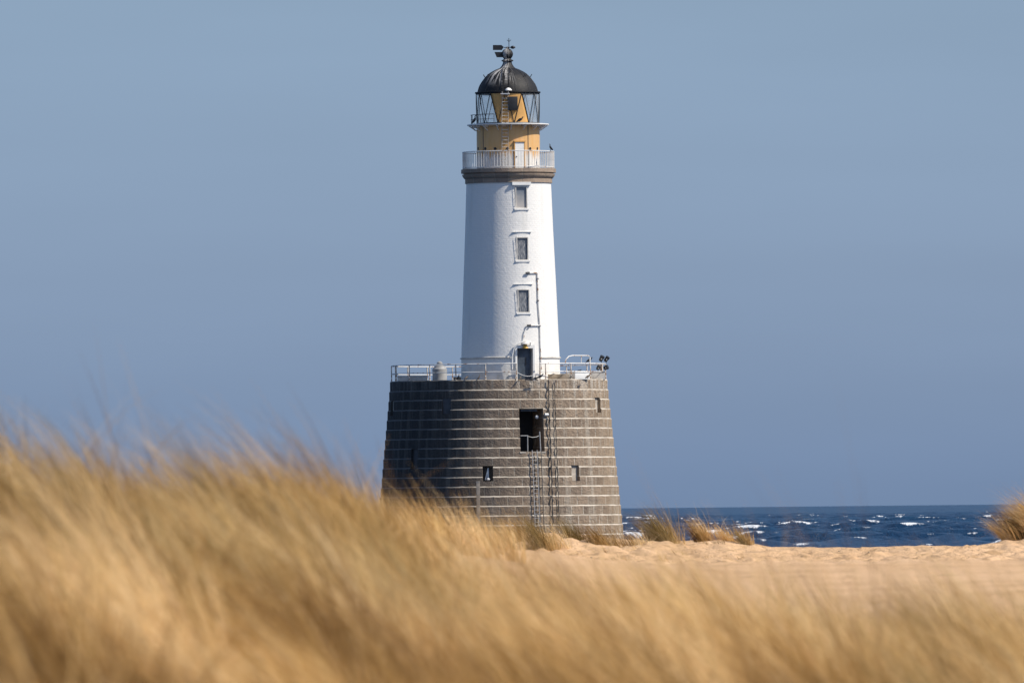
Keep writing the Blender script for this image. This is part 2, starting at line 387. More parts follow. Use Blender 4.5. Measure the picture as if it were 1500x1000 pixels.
# ------------------------------------------------------------------ sea
rows = np.concatenate([np.arange(405, 1350, 9.0), np.arange(1350, 3000, 1.7), np.arange(3000, 6000, 3.0), np.geomspace(6000, 70000, 220)])
ang = np.concatenate([-np.geomspace(1.35, .085, 40), np.linspace(-.084, .084, 520), np.geomspace(.085, 1.35, 40)])
A, Rr = np.meshgrid(ang, rows); X = Rr * np.sin(A); Y = Rr * np.cos(A); Z = np.zeros_like(X)
for k in range(56):
    L = 5 * (30 / 5) ** RNG.random(); th = RNG.normal(rad(250), .6); amp = .0145 * L ** .66 * (.6 + .8 * RNG.random())
    Z += amp * np.sin((X * math.cos(th) + Y * math.sin(th)) * 2 * math.pi / L + RNG.random() * 6.28) * np.clip(1.6 - Rr * 3.2 / (L * 1000), .4 if L > 20 else 0, 1)
Z = Z + .25 * np.clip(Z, 0, None) ** 2
tag(grid_obj('sea', X, Y, Z, MAT['water']), 'dark blue choppy sea with white wave crests out to the horizon', 'sea', kind='structure')

# ------------------------------------------------------------------ grass
def blades(roots, h, az, a0, a1, width, tone, rnd, seg=4):
    n = len(roots); t = np.linspace(0, 1, seg + 1)
    pos = np.zeros((n, seg + 1, 3)); pos[:, 0] = roots; ds = h / seg
    for k in range(seg):
        an = a0 + a1 * ((k + .5) / seg) ** 1.3
        pos[:, k + 1, 0] = pos[:, k, 0] + np.sin(an) * np.cos(az) * ds
        pos[:, k + 1, 1] = pos[:, k, 1] + np.sin(an) * np.sin(az) * ds
        pos[:, k + 1, 2] = pos[:, k, 2] + np.cos(an) * ds
    yaw = RNG.random(n) * math.pi
    wv = np.stack([np.cos(yaw), np.sin(yaw), np.zeros(n)], -1)[:, None, :] * (width[:, None] * (1 - t[None, :] ** 1.6 * .93))[:, :, None] * .5
    V = np.stack([pos - wv, pos + wv], 2).reshape(n, -1, 3)
    nv = (seg + 1) * 2; base = (np.arange(n) * nv)[:, None, None]
    k = np.arange(seg)[:, None] * 2
    q = (np.array([0, 1, 3, 2])[None, :] + k)[None] + base
    att = np.stack([np.repeat(rnd, nv).reshape(n, nv), np.tile(np.repeat(t, 2), (n, 1)), np.repeat(tone, nv).reshape(n, nv)], -1)
    return V.reshape(-1, 3), q.reshape(-1, 4), att.reshape(-1, 3)
def grass_obj(name, parts, mat):
    V = []; Q = []; A = []; o = 0
    for v, q, a in parts: V.append(v); Q.append(q + o); A.append(a); o += len(v)
    V = np.concatenate(V); Q = np.concatenate(Q); A = np.concatenate(A)
    me = bpy.data.meshes.new(name); me.vertices.add(len(V)); me.vertices.foreach_set('co', V.astype(np.float32).ravel())
    me.loops.add(Q.size); me.loops.foreach_set('vertex_index', Q.ravel().astype(np.int32))
    me.polygons.add(len(Q)); me.polygons.foreach_set('loop_start', np.arange(0, Q.size, 4, dtype=np.int32))
    me.polygons.foreach_set('use_smooth', np.ones(len(Q), bool))
    me.update(calc_edges=True)
    at = me.attributes.new('blade', 'FLOAT_VECTOR', 'POINT'); at.data.foreach_set('vector', A.astype(np.float32).ravel())
    me.materials.append(mat); ob = bpy.data.objects.new(name, me); COL.objects.link(ob); return ob
def clump_field(n_clumps, xy, per, rad_, hmean, width, olive=.35, lean=(.30, .75), hs=.18):
    """blades gathered into clumps, all bent by a wind from the right"""
    cx, cy = xy
    per_i = np.maximum(6, RNG.normal(per, per * .3, n_clumps)).astype(int)
    idx = np.repeat(np.arange(n_clumps), per_i); n = len(idx)
    rr = rad_ * np.sqrt(RNG.random(n)) * (.7 + .6 * RNG.random(n_clumps))[idx]; ph = RNG.random(n) * 2 * math.pi
    ox, oy = rr * np.cos(ph), rr * np.sin(ph)
    x = cx[idx] + ox; y = cy[idx] + oy; z = ground(x, y) - .03
    ch = (hmean * (.62 + .62 * RNG.random(n_clumps)))[idx]
    h = ch * np.clip(RNG.normal(1, hs, n), .35, 1.7)
    az = math.pi + RNG.normal(0, .55, n)
    splay = .9 * rr / rad_
    dx = -1.0 + splay * np.cos(ph) * .8 + .35 * np.cos(az + math.pi); dy = splay * np.sin(ph) * .8 + RNG.normal(0, .3, n)
    az = np.arctan2(dy, dx)
    gust = (lean[0] + .10 * RNG.normal(0, 1, n_clumps))[idx]
    a0 = np.clip(gust + RNG.normal(0, .13, n), 0, 1.2); a1 = np.clip(RNG.normal(lean[1], .3, n), .05, 1.7)
    tone_c = np.clip(fbm(cx * .9, cy * .25, 31, 3) * 3.8 - .15 + olive + RNG.normal(0, .15, n_clumps), 0, 1)[idx]
    tone = np.clip(tone_c + RNG.normal(0, .12, n), 0, 1)
    rc = np.clip(.52 + 3.6 * 1.35 * fbm(cx * 1.9 + 7, cy * .3, 77, 2) - 1.3 * np.exp(-((cx + 2.25) / .42) ** 2 - ((cy - 54) / 10) ** 2) + RNG.normal(0, .22, n_clumps), 0, 1)[idx]; rnd = np.clip(.74 * rc + .26 * RNG.random(n), 0, 1)  # dark patch at far left: shade put into the blades' own colour
    return blades(np.stack([x, y, z], -1), h, az, a0, a1, width * (.7 + .6 * RNG.random(n)), tone, rnd)
def scatter(n, y0, y1, margin, pw=1.0):
    y = (y0 ** pw + (y1 ** pw - y0 ** pw) * RNG.random(n)) ** (1 / pw)
    x = (RNG.random(n) * 2 - 1) * (y * .047 + margin); return x, y
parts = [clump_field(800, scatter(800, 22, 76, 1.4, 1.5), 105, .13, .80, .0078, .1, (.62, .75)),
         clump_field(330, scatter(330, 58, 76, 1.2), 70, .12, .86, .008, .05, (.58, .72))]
ts = scatter(170, 48, 76, .6); kp = RNG.random(170) < np.clip(.5 - .34 * ts[0], .0, 1); ts = (ts[0][kp], ts[1][kp])
parts.append(clump_field(len(ts[0]), ts, 7, .10, 1.08, .009, .05, (.56, .6)))
wx = np.array([P(p, 800, 46)[0] for p in (1118, 1150, 1172, 1268, 1290, 1312)]); wy = np.array([45, 46, 47, 45, 47, 46.0])
parts.append(clump_field(len(wx), (wx, wy), 12, .10, 1.05, .007, .2, (.25, .4)))
ye = 26 + 50 * RNG.random(1500) ** .7; xe = (ye * .047 + 1.2 + 9 * RNG.random(1500)) * np.where(RNG.random(1500) < .5, -1, 1)
parts.append(clump_field(1500, (xe, ye), 62, .16, .80, .0095, .15, (.50, .64)))     # the same grass to either side
for tx, ty in ((18, 592), (98, 612), (190, 598), (262, 655), (335, 668), (436, 640), (474, 655), (600, 690), (652, 648), (548, 668)):
    d_ = random.uniform(38, 50); xr, zr = P(tx + 55, ty, d_); g_ = float(ground(xr, d_)); hh_ = min(1.05, max(.5, (zr - g_) * 1.22))
    parts.append(clump_field(2, (np.array([xr, xr + .05]), np.array([d_, d_ + .4])), 9, .07, hh_, .0085, .1, (.50, .45), .16))
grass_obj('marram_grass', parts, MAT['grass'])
g1 = bpy.data.objects['marram_grass']
tag(g1, 'dense dry marram grass blown sideways in the foreground', 'grass', kind='stuff')
# looser grass on the dune shoulder behind
sx, sy = scatter(1000, 96, 190, 3.0, 1.4)
keep = (RNG.random(1000) < np.clip(.12 - .42 * sx, .0, .95)); sx, sy = sx[keep], sy[keep]
parts = [clump_field(len(sx), (sx, sy), 80, .28, .74, .011, .25, (.36, .6))]
q_ = RNG.random((70, 2)); px_ = 770 + 330 * q_[:, 0] ** 1.3; sy = 352 + 40 * q_[:, 1]
sx = np.array([P(p, 800, d)[0] for p, d in zip(px_, sy)])
parts.append(clump_field(70, (sx, sy), 14, .22, .26, .012, .3, (.4, .8)))
tag(grass_obj('dune_grass', parts, MAT['grass']), 'looser dry grass on the dune shoulder before the lighthouse', 'grass', kind='stuff')
def tuft(px, py, wpx, hpx, y, label, n=420, lean=(.5, .8), olive=-.15):
    k = y * PX; x0 = P(px, py, y)[0]; r = wpx * k * .5
    m = 14
    cx = x0 + RNG.normal(0, r * .45, m); cy = y + RNG.normal(0, r * .6, m)
    ob = grass_obj('grass_tuft', [clump_field(m, (cx, cy), n / m, r * .55, hpx * k * 1.55, .013, olive, lean)], MAT['grass'])
    return tag(ob, label, 'grass tuft', 'grass tufts along the sand crest')
tuft(797, 784, 40, 36, 372, 'bushy straw tuft on the sand just below the ladder foot', 700)
tuft(762, 776, 34, 30, 380, 'thin straw tuft on the crest between the ladder tuft and the foreground slope', 420)
tuft(842, 786, 40, 26, 385, 'wide low tuft right of the ladder foot, against the stonework', 520)
tuft(888, 797, 38, 30, 380, 'dark leaning tuft under the right corner of the stone base', 560)
tuft(972, 794, 44, 42, 390, 'tallest lone tuft against the sea, just clear of the stone base', 900)
tuft(1034, 795, 26, 27, 396, 'small upright tuft on the crest beside the tall lone tuft', 420)
tuft(1064, 797, 36, 20, 396, 'low ragged tuft between two small tufts before the sea', 320)
tuft(1094, 799, 18, 26, 394, 'narrow pointed tuft at the end of the crest row', 300)
tuft(930, 798, 46, 18, 386, 'sparse short tuft between the stone base corner and the tall lone tuft', 240)
tuft(1516, 801, 64, 42, 391, 'big shaggy golden clump overhanging a sand mound beside the sea', 3000, (.6, 1.0), -.3)

# scattered wrack and pebbles washed onto the sand
b = MB()
for k in range(260):
    px_ = random.gauss(1390, 60); d_ = random.uniform(330, 352); x_ = P(px_, 800, d_)[0]; r_ = random.uniform(.02, .06)
    z_ = float(ground(x_, d_)); b.lathe([(.001, z_ - .02), (r_ * 1.2, z_), (r_, z_ + r_ * .7), (.001, z_ + r_)], 6, x_, -0 + d_, caps=(False, False))
for k in range(160):
    px_ = random.uniform(760, 1500); d_ = random.uniform(335, 398); x_ = P(px_, 800, d_)[0]; r_ = random.uniform(.012, .035)
    z_ = float(ground(x_, d_)); b.lathe([(.001, z_ - .02), (r_ * 1.4, z_), (r_, z_ + r_ * .7), (.001, z_ + r_)], 6, x_, d_, caps=(False, False))
tag(b.build('beach_debris', MAT['deck_tan'], None, False), 'scattered pebbles and dry wrack lying on the sand', 'debris', kind='stuff')

# ------------------------------------------------------------------ lighthouse
lh = bpy.data.objects.new('lighthouse', None); COL.objects.link(lh); lh.location = (0, LH, 0)
tag(lh, 'white lighthouse tower with black dome on a broad grey granite base', 'lighthouse')
BX, BY = -.88, 3.7                       # axis of the stone base relative to the tower axis
def zt(py, yl=0.0): return LP(746, py, yl)[1]
def fr(th): return Vector((math.cos(th), math.sin(th), 0)), Vector((math.sin(th), -math.cos(th), 0)), Vector((0, 0, 1))
def interp(tbl, z):
    zs = [a for a, _ in tbl]; return float(np.interp(z, zs, [b for _, b in tbl]))
T_TBL = sorted((zt(py), r * .05) for py, r in ((267, 62.0), (340, 64.6), (420, 68.0), (480, 70.3), (521, 71.9), (560, 72.9)))
def towerR(z): return interp(T_TBL, z)
def baseR(z):
    k = max(0, int((BASE_TOP - z) / CH)); return 8.0 + .069 * k
def on_surf(px, py, Rf, cx=0.0, cy=0.0, out=0.0):
    yl = cy - 4
    for _ in range(5):
        x, z = LP(px, py, yl); R = Rf(z); th = math.asin(max(-.999, min(.999, (x - cx) / R))); yl = cy - R * math.cos(th)
    return Vector((cx + (R + out) * math.sin(th), cy - (R + out) * math.cos(th), z)), th
def bool_cut(ob, cutters):
    for c in cutters:
        md = ob.modifiers.new('cut', 'BOOLEAN'); md.object = c; md.operation = 'DIFFERENCE'; md.solver = 'EXACT'
    dg = bpy.context.evaluated_depsgraph_get(); dg.update()
    me = bpy.data.meshes.new_from_object(ob.evaluated_get(dg)); ob.modifiers.clear(); ob.data = me
    me.polygons.foreach_set('use_smooth', [True] * len(me.polygons)); me.set_sharp_from_angle(angle=rad(24))
    for c in cutters: bpy.data.objects.remove(c)
def cutter(c, th, hw, hd, hh, shift=(0, 0, 0)):
    b = MB(); b.box(Vector(c), (hw, hd, hh), fr(th)); return b.build('cutter', MAT['stone'], None, False, loc=(0, LH, 0))

# ---- stone base
prof = []; mats = []
for k in range(NC):
    r = 8.0 + .069 * k; z1 = BASE_TOP - k * CH
    if k == 0: prof.append((r - .05, z1)); mats.append(1); prof.append((r, z1 - .06))
    else: prof.append((r, z1 - .085))
    mats.append(0)
    prof.append((r, z1 - CH)); mats.append(1)
mats = mats[:len(prof) - 1]
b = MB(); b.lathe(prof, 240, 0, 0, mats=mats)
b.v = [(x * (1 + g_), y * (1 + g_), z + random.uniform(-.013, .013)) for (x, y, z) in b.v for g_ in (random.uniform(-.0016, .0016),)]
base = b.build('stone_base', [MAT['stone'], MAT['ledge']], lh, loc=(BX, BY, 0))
BS = (BX, BY, 0)
def bpt(px, py, out=0.0): return on_surf(px, py, baseR, BX, BY, out)
cuts = []
pd_, th_d = bpt(779.5, 629.5); zlo = bpt(779, 661)[0].z; zhi = bpt(779, 598)[0].z
TD = th_d; dw = .92
RD = 8.0 + .069 * 5
def radial(th, R, z): return Vector((BX + R * math.sin(th), BY - R * math.cos(th), z))
cuts.append(cutter(radial(TD, RD - 1.2, (zlo + zhi) / 2), TD, dw, 1.9, (zhi - zlo) / 2, BS))
wp, th_w = bpt(714.5, 693); z0 = bpt(714, 704.5)[0].z; z1 = bpt(714, 682)[0].z
cuts.append(cutter(radial(th_w, 8.75, (z0 + z1) / 2), th_w, .39, .75, (z1 - z0) / 2, BS))
SL = [(843, 692.5, 23, .37, 'infill', .3), (876, 593, 22, .42, 'infill', .3), (654, 594.5, 23, .36, 'dark_infill', .16), (574.5, 598, 22, .40, 'infill', .22), (606, 672, 30, .36, 'dark_infill', .35)]
infills = []
for px, py, hp, hw, mt, dep in SL:
    p_, th = bpt(px, py); hh = hp * .05 / 2
    cuts.append(cutter(radial(th, baseR(p_.z) + .35, p_.z), th, hw, .95, hh, BS))
    infills.append((th, baseR(p_.z), p_.z, hw, hh, mt, dep))
pdo, th_t = on_surf(768, 533, towerR)        # tower door direction
cuts.append(cutter(Vector((math.sin(th_t) * 5.6, -math.cos(th_t) * 5.6, BASE_TOP)), th_t, .86, 2.2, .11, BS))
bool_cut(base, cuts)
for th, R, z, hw, hh, mt, dep in infills:
    q = MB(); q.box(radial(th, R - dep, z) - Vector(BS), (hw - .003, .05, hh - .003), fr(th)); q.build('slit_infill', MAT[mt], base, False)
q = MB(); q.box(radial(th_w, 8.35, z0 + .45) - Vector(BS), (.05, .04, .38), fr(th_w))
t_, n_, u_ = fr(th_w)
q.tube([radial(th_w, 8.4, z0 + .1) - Vector(BS) - t_ * .2, radial(th_w, 8.4, z1 - .15) - Vector(BS) + t_ * .02], .045, 6)
q.ball(radial(th_w, 8.45, z0 + .14) - Vector(BS) + t_ * .02, .15, 8, .7)
q.build('broken_window_frame', MAT['white_paint'], base)
q = MB(); q.box(radial(TD, RD - .2, zlo - .06) - Vector(BS), (dw + .06, .32, .058), fr(TD)); q.build('doorway_sill', MAT['infill'], base, False)
q = MB(); q.box(radial(TD, RD - .5, zhi - .12) - Vector(BS) - fr(TD)[0] * .1, (.62, .08, .09), fr(TD)); q.build('shutter_box', MAT['dark_infill'], base, False)
q = MB(); q.ball(radial(TD, RD - .6, zhi - .62) - Vector(BS) + fr(TD)[0] * .55, .14, 8); q.build('doorway_lamp', MAT['white_paint'], base)
q = MB(); q.box(radial(TD, RD - 2.9, (zlo + zhi) / 2) - Vector(BS), (dw - .004, .03, (zhi - zlo) / 2 - .004), fr(TD)); q.build('doorway_back_panel', MAT['near_black'], base, False)

# ---- doorway guard rail
q = MB(); t_, n_, u_ = fr(TD); O = radial(TD, RD + .02, zlo)
q.tube([O - t_ * .9 + u_ * 1.15, O - t_ * .36 + u_ * 1.15], .035, 6)
q.tube([O - t_ * .36, O - t_ * .36 + u_ * 1.2], .045, 6)
q.tube([O + t_ * .52 - u_ * .15, O + t_ * .62 + u_ * .1, O + t_ * .56 + u_ * 1.45], .05, 6)
grd = q.build('doorway_rail', MAT['grey_metal'], lh)
q = MB(); q.tube([O - t_ * .36 + u_ * (1.12), O + t_ * 0 + u_ * 1.03, O + t_ * .3 + u_ * 1.06, O + t_ * .56 + u_ * 1.17], .02, 5); q.build('rope', MAT['rail_white'], grd)

# ---- access ladder below the doorway
zb = 3.0
lad = MB()
def lpos(dx, z, out): return Vector((BX, BY, 0)) + fr(TD)[0] * dx + fr(TD)[1] * (baseR(z) + out) + Vector((0, 0, z))
zs = np.linspace(zb, zlo + .1, 14)
sl = -.10; sr = .27
for dx in (sl, sr): lad.tube([lpos(dx, z, .22 + .035 * math.sin(z * 3)) if 0 else Vector((BX, BY, 0)) + fr(TD)[0] * dx + fr(TD)[1] * (8.30 + .0977 * (BASE_TOP - z) * .0 + .10 * (zlo + .1 - z) + .32) + Vector((0, 0, z)) for z in zs], .036, 6)
ladder = lad.build('access_ladder', MAT['grey_metal'], lh)
def lad_pt(dx, z): return Vector((BX, BY, 0)) + fr(TD)[0] * dx + fr(TD)[1] * (8.30 + .10 * (zlo + .1 - z) + .32) + Vector((0, 0, z))
q = MB(); q.tube([-fr(TD)[0] * .185, fr(TD)[0] * .185], .022, 6); rung = q.mesh('rung', MAT['grey_metal'])
z = zb + .1
while z < zlo:
    o = bpy.data.objects.new('rung', rung); COL.objects.link(o); o.parent = ladder; o.location = lad_pt((sl + sr) / 2, z); z += .3
q = MB(); q.tube([lad_pt(.58, zz) for zz in zs], .03, 6)
for zz in (zlo - .7, zlo - 2.6, zlo - 4.4):
    for dx in (sl, sr, .58): q.tube([lad_pt(dx, zz), lad_pt(dx, zz) - fr(TD)[1] * .42], .03, 5)
    q.tube([lad_pt(sr, zz + .1), lad_pt(.66, zz + .12)], .03, 5)
q.build('ladder_bracket', MAT['dark_metal'], ladder)

# ---- chains and cable hanging down the base
def hang(pts, r, name, mat, wob=.02, out=.09):
    v = []
    for (a, b_), (c, d) in zip(pts[:-1], pts[1:]):
        m = max(2, int(abs(d - b_) / 4))
        for i in range(m):
            f = i / m; p_, _ = bpt(a + (c - a) * f + random.uniform(-.25, .25), b_ + (d - b_) * f, out + .1 * (.5 + .5 * math.sin(i * 1.7)) + random.uniform(0, wob)); v.append(p_)
    q = MB(); q.tube(v, [r * random.uniform(.6, 1.35) for _ in v], 6); return q.build(name, mat, lh)
hang([(802, 556), (803, 610), (805.5, 660), (807, 700), (809, 780)], .05, 'chain', MAT['chain'])
hang([(813, 557), (811, 562), (812, 600), (813.5, 640), (815.5, 690), (818, 780)], .032, 'cable', MAT['chain'], out=.06)
p_, th = bpt(800, 607, .12)
q = MB(); t_, n_, u_ = fr(th); q.tube([p_ - t_ * .17, p_ + t_ * .12], .11, 10); q.tube([p_, p_ - n_ * .3], .04, 6)
q.build('wall_lamp', MAT['white_metal'], lh)
# vertical duct standing off the stone, with its cap
p_, th = bpt(702, 706, .5)

# ---- white tower
b = MB(); prof = [(towerR(z), z) for z in np.linspace(BASE_TOP - .02, zt(266), 40)]
b.lathe(prof, 160, 0, 0)
tower = b.build('tower', MAT['white_wall'], lh)
cuts = []
def tpt(px, py, out=0.0): return on_surf(px, py, towerR, 0, 0, out)
WIN = [(763.5, 272.6, 305.4, .455, 'pane_graded'), (765, 347, 381.4, .455, 'pane_mesh'), (766.7, 423.5, 458, .455, 'pane_mesh')]
for px, ya, yb, hw, mt in WIN:
    pa, th = tpt(px, ya); pb, _ = tpt(px, yb); zc = (pa.z + pb.z) / 2; R = towerR(zc)
    cuts.append(cutter(Vector((math.sin(th) * R, -math.cos(th) * R, zc)), th, hw, .30, (pa.z - pb.z) / 2))
pa, thd = tpt(768.5, 510); R = towerR(pa.z); DOORT = thd; dz1 = pa.z; dz0 = BASE_TOP - .1
cuts.append(cutter(Vector((math.sin(thd) * R, -math.cos(thd) * R, (dz0 + dz1) / 2 + .0)), thd, .60, .55, (dz1 - dz0) / 2))
bool_cut(tower, cuts); tower.data.materials.clear(); tower.data.materials.append(MAT['white_wall'])
tower.data.polygons.foreach_set('material_index', [0] * len(tower.data.polygons))
q = MB(); zpl = zt(523.5, -3); q.lathe([(towerR(zpl) - .01, zpl - .05), (towerR(zpl) + .10, zpl - .05), (towerR(zpl) + .10, zpl + .03), (towerR(zpl) - .01, zpl + .07)], 160, caps=(False, False), a0=DOORT + .335, a1=DOORT + 2 * math.pi - .25)
q.build('plinth_moulding', MAT['grubby_white'], tower)
for px, ya, yb, hw, mt in WIN:
    pa, th = tpt(px, ya); pb, _ = tpt(px, yb); zc = (pa.z + pb.z) / 2; R = towerR(zc); hh = (pa.z - pb.z) / 2
    t_, n_, u_ = fr(th); C = n_ * R + u_ * zc
    q = MB(); D = -n_ * .06; g = .032
    for sx_ in (-1, 1): q.box(C + D + t_ * sx_ * (hw - g), (g, .05, hh - .004), (t_, n_, u_))
    for sz_ in (-1, 1): q.box(C + D + u_ * sz_ * (hh - g), (hw - 2 * g, .048, g), (t_, n_, u_))
    win = q.build('window', MAT['grubby_white'], lh, False)
    q = MB(); q.box((0, 0, 0), (hw - 2 * g + .002, .012, hh - 2 * g + .002), (t_, n_, u_)); q.build('pane', MAT[mt], win, False, loc=C - n_ * .13)
    q = MB(); q.box(C - u_ * (hh + .06) + n_ * .01, (hw + .10, .08, .05), (t_, n_, u_)); q.build('sill', MAT['white_paint'], win, False)
    q = MB()
    if ya < 300: q.box(C + u_ * (hh + .19) + n_ * .0, (hw + .26, .10, .115), (t_, n_, u_))
    else: q.box(C + u_ * (hh + .37) - n_ * .050, (hw + .28, .058, .011), (t_, n_, u_))
    q.build('lintel', MAT['white_paint'], win, False)
    q = MB(); q.tube([C - t_ * (hw + .06) - u_ * hh + n_ * .05, C - t_ * (hw + .06) + u_ * hh * .98 + n_ * .03], .014, 5)
    for f in (-.7, 0, .7): q.tube([C - t_ * (hw + .06) + u_ * hh * f + n_ * .04, C - t_ * (hw - .02) + u_ * hh * f + n_ * .03], .014, 5)
    q.build('shutter_bar', MAT['grey_metal'], win)
# tower door
t_, n_, u_ = fr(DOORT); R = towerR(dz0 + 1); C = n_ * R + u_ * ((dz0 + dz1) / 2); hh = (dz1 - dz0) / 2
q = MB(); q.box(C - n_ * .34 - t_ * .05, (.545, .03, hh - .01), (t_, n_, u_))
for f in (-.5, .45): q.box(C - n_ * .305 - t_ * .05 + u_ * hh * f, (.40, .012, hh * .36), (t_, n_, u_))
door = q.build('tower_door', MAT['door_blue'], lh, False)
q = MB(); q.box(C - n_ * .285 + t_ * .14 + u_ * .22, (.035, .02, .28), (t_, n_, u_)); q.build('handle', MAT['black'], door)
q = MB()
for s_, wd in ((-1, .07), (1, .07)): q.box(C + n_ * .012 + t_ * s_ * (.60 + wd), (wd, .06, hh), (t_, n_, u_))
q.box(C + n_ * .016 + u_ * (hh + .12), (.74, .06, .115), (t_, n_, u_)); q.build('door_surround', MAT['white_paint'], door, False)
# lamp and curved hand rail over the door
p_, th = tpt(768, 504, .06); t_, n_, u_ = fr(th)
q = MB(); q.lathe([(.02, .22), (.16, .2), (.34, .02), (.33, -.02)], 20, caps=(False, False)); hood = q.build('lamp_hood', MAT['grubby_white'], lh, loc=p_ + n_ * .22 + u_ * .0)
q = MB(); q.lathe([(.10, .02), (.12, -.12), (.2, -.26), (.21, -.30)], 16, caps=(True, True)); q.build('lamp_glass', MAT['lamp_yellow'], hood)
pts = [tpt(a, b_, o)[0] for a, b_, o in ((750.2, 541, .25), (750, 530, .27), (750.4, 519, .3), (752.5, 510, .32), (757, 504, .33), (763, 501, .32), (769, 500.3, .3), (775, 501, .27), (775.6, 505, .15))]
q = MB(); q.tube(pts, .05, 8); q.tube([pts[2], tpt(752, 517, -.05)[0]], .035, 6); q.build('curved_handrail', MAT['white_metal'], lh)
# conduit with two arms
cp = [tpt(a, b_, .08)[0] for a, b_ in ((786.2, 399.5), (786.4, 410), (787, 425), (787.6, 445), (788.8, 462), (790, 478), (790.5, 500), (791.3, 520), (792, 545))]
q = MB(); q.tube(cp, .045, 8)
q.tube([tpt(a, 399.5, .085)[0] for a in (774, 778, 782, 786.2)], .04, 8)
q.tube([tpt(a, 476.5, .085)[0] for a in (776, 780, 785, 789.8)], .04, 8)
q.tube([tpt(a, b_, .085)[0] for a, b_ in ((776, 476.5), (772, 479), (769, 483), (767.3, 488), (767, 496))], .035, 8)
con = q.build('conduit', MAT['rail_white'], lh)
for a, b_ in ((786.8, 408), (787.4, 440), (789.9, 477)): q = MB(); q.ball(tpt(a, b_, .08)[0], .085, 6); q.build('junction_box', MAT['grey_metal'], con)
for a, b_ in ((772.6, 399.7), (774.5, 476.5)):
    p_, th = tpt(a, b_, .13); t_, n_, u_ = fr(th); q = MB(); q.tube([p_ - t_ * .18, p_ + t_ * .1], [.07, .09], 10); q.build('conduit_lamp', MAT['dark_metal'], con)

# ---- cornice
c = lambda py, yl=-3.3: zt(py, yl)
prof = [(3.05, c(266.8)), (3.19, c(266.8)), (3.19, c(260.2)), (3.24, c(259.8)), (3.33, c(257.6)), (3.405, c(254.8)), (3.405, c(253.6)), (3.30, c(253.4)), (3.30, c(251.8)), (3.475, c(251.6)), (3.475, c(246.0)), (3.05, c(245.9))]
q = MB(); q.lathe(prof, 160, caps=(False, False)); q.build('cornice', MAT['cornice'], lh)
# gallery floor sits on the cornice; railing of pales
GZ = c(245.7); RT = c(220.6)
def ring(mb, R, z, r, n=96, a0=0, a1=2 * math.pi, cx=0, cy=0, k=6):
    full = abs(a1 - a0 - 2 * math.pi) < 1e-6
    pts = [(cx + R * math.sin(a0 + (a1 - a0) * i / n), cy - R * math.cos(a0 + (a1 - a0) * i / n), z) for i in range(n + 1)]
    mb.tube(pts, r, k, caps=not full)
q = MB(); ring(q, 3.35, RT, .035); gal = q.build('gallery_railing', MAT['rail_white'], lh)
q = MB(); ring(q, 3.35, GZ + .1, .028); q.build('bottom_rail', MAT['rail_white'], gal)
q = MB(); q.tube([(0, 0, GZ), (0, 0, RT)], .021, 6); pale = q.mesh('pale', MAT['rail_white'])
for k in range(96):
    a = 2 * math.pi * (k + .3) / 96
    o = bpy.data.objects.new('pale', pale); COL.objects.link(o); o.parent = gal; o.location = (3.35 * math.sin(a), -3.35 * math.cos(a), 0)

# ---- ochre drum below the lantern
LZ = zt(181.2, -2.9)                       # lantern balcony height
DR = 2.31
q = MB(); q.lathe([(DR, GZ - .02), (DR, LZ - .02)], 128); drum = q.build('lantern_drum', MAT['ochre'], lh)
def dpt(px, py, out=0.0): return on_surf(px, py, lambda z: DR, 0, 0, out)
q = MB(); q.lathe([(.001, .03), (.105, .03), (.105, -.03), (.001, -.03)], 16, caps=(False, False)); ph = q.mesh('porthole', MAT['black'])
for px in (700.6, 711, 725.5, 743.5, 776.5, 786.9):
    p_, th = dpt(px, 217.7, 0); o = bpy.data.objects.new('porthole', ph); COL.objects.link(o); o.parent = drum; o.location = p_; o.rotation_euler = (rad(90), 0, th)
for px in (708, 773.6):
    p_, th = dpt(px, 215, .004); q = MB(); q.box((p_.x, p_.y, (GZ + LZ) / 2), (.028, .012, (LZ - GZ) / 2 - .05), fr(th)); q.build('drum_seam', MAT['dark_infill'], drum, False)
pa, th = dpt(760.9, 208, 0); t_, n_, u_ = fr(th); dh = (pa.z - GZ) / 2; C = n_ * DR + u_ * (GZ + dh)
q = MB(); q.box(C + n_ * .0, (.35, .04, dh), (t_, n_, u_)); gd = q.build('gallery_door', MAT['white_paint'], lh, False)
q = MB(); q.box(C + u_ * (dh + .05) + n_ * .02, (.44, .1, .045), (t_, n_, u_))
for s_ in (-1, 1): q.box(C + t_ * s_ * .385 + n_ * .0, (.032, .06, dh), (t_, n_, u_))
q.build('door_frame', MAT['ochre_panel'], gd, False)
q = MB(); q.ball(C - t_ * .25 - u_ * .1 + n_ * .07, .05, 6); q.build('handle', MAT['grey_metal'], gd)

# ---- lantern balcony
q = MB(); q.lathe([(DR - .1, LZ - .07), (2.5, LZ - .09), (2.93, LZ - .03), (3.0, LZ - .02), (3.0, LZ + .055), (2.2, LZ + .075)], 128, caps=(False, False))
balc = q.build('lantern_balcony', MAT['white_metal'], lh)
q = MB()
q.tube([(0, -(DR - .02), -.42), (0, -(DR + .12), -.38), (0, -(DR + .34), -.22), (0, -(DR + .58), -.06)], .035, 6)
q.box((0, -(DR + .17), -.13), (.022, .19, .06)); brk = q.mesh('bracket', MAT['white_metal'])
for k in range(16):
    o = bpy.data.objects.new('bracket', brk); COL.objects.link(o); o.parent = balc; o.location = (0, 0, LZ); o.rotation_euler = (0, 0, rad(5 + 22.5 * k))
q = MB(); ring(q, 2.72, LZ + .74, .025, 24, rad(-100), rad(-22))
ring(q, 2.72, LZ + .40, .016, 24, rad(-100), rad(-22))
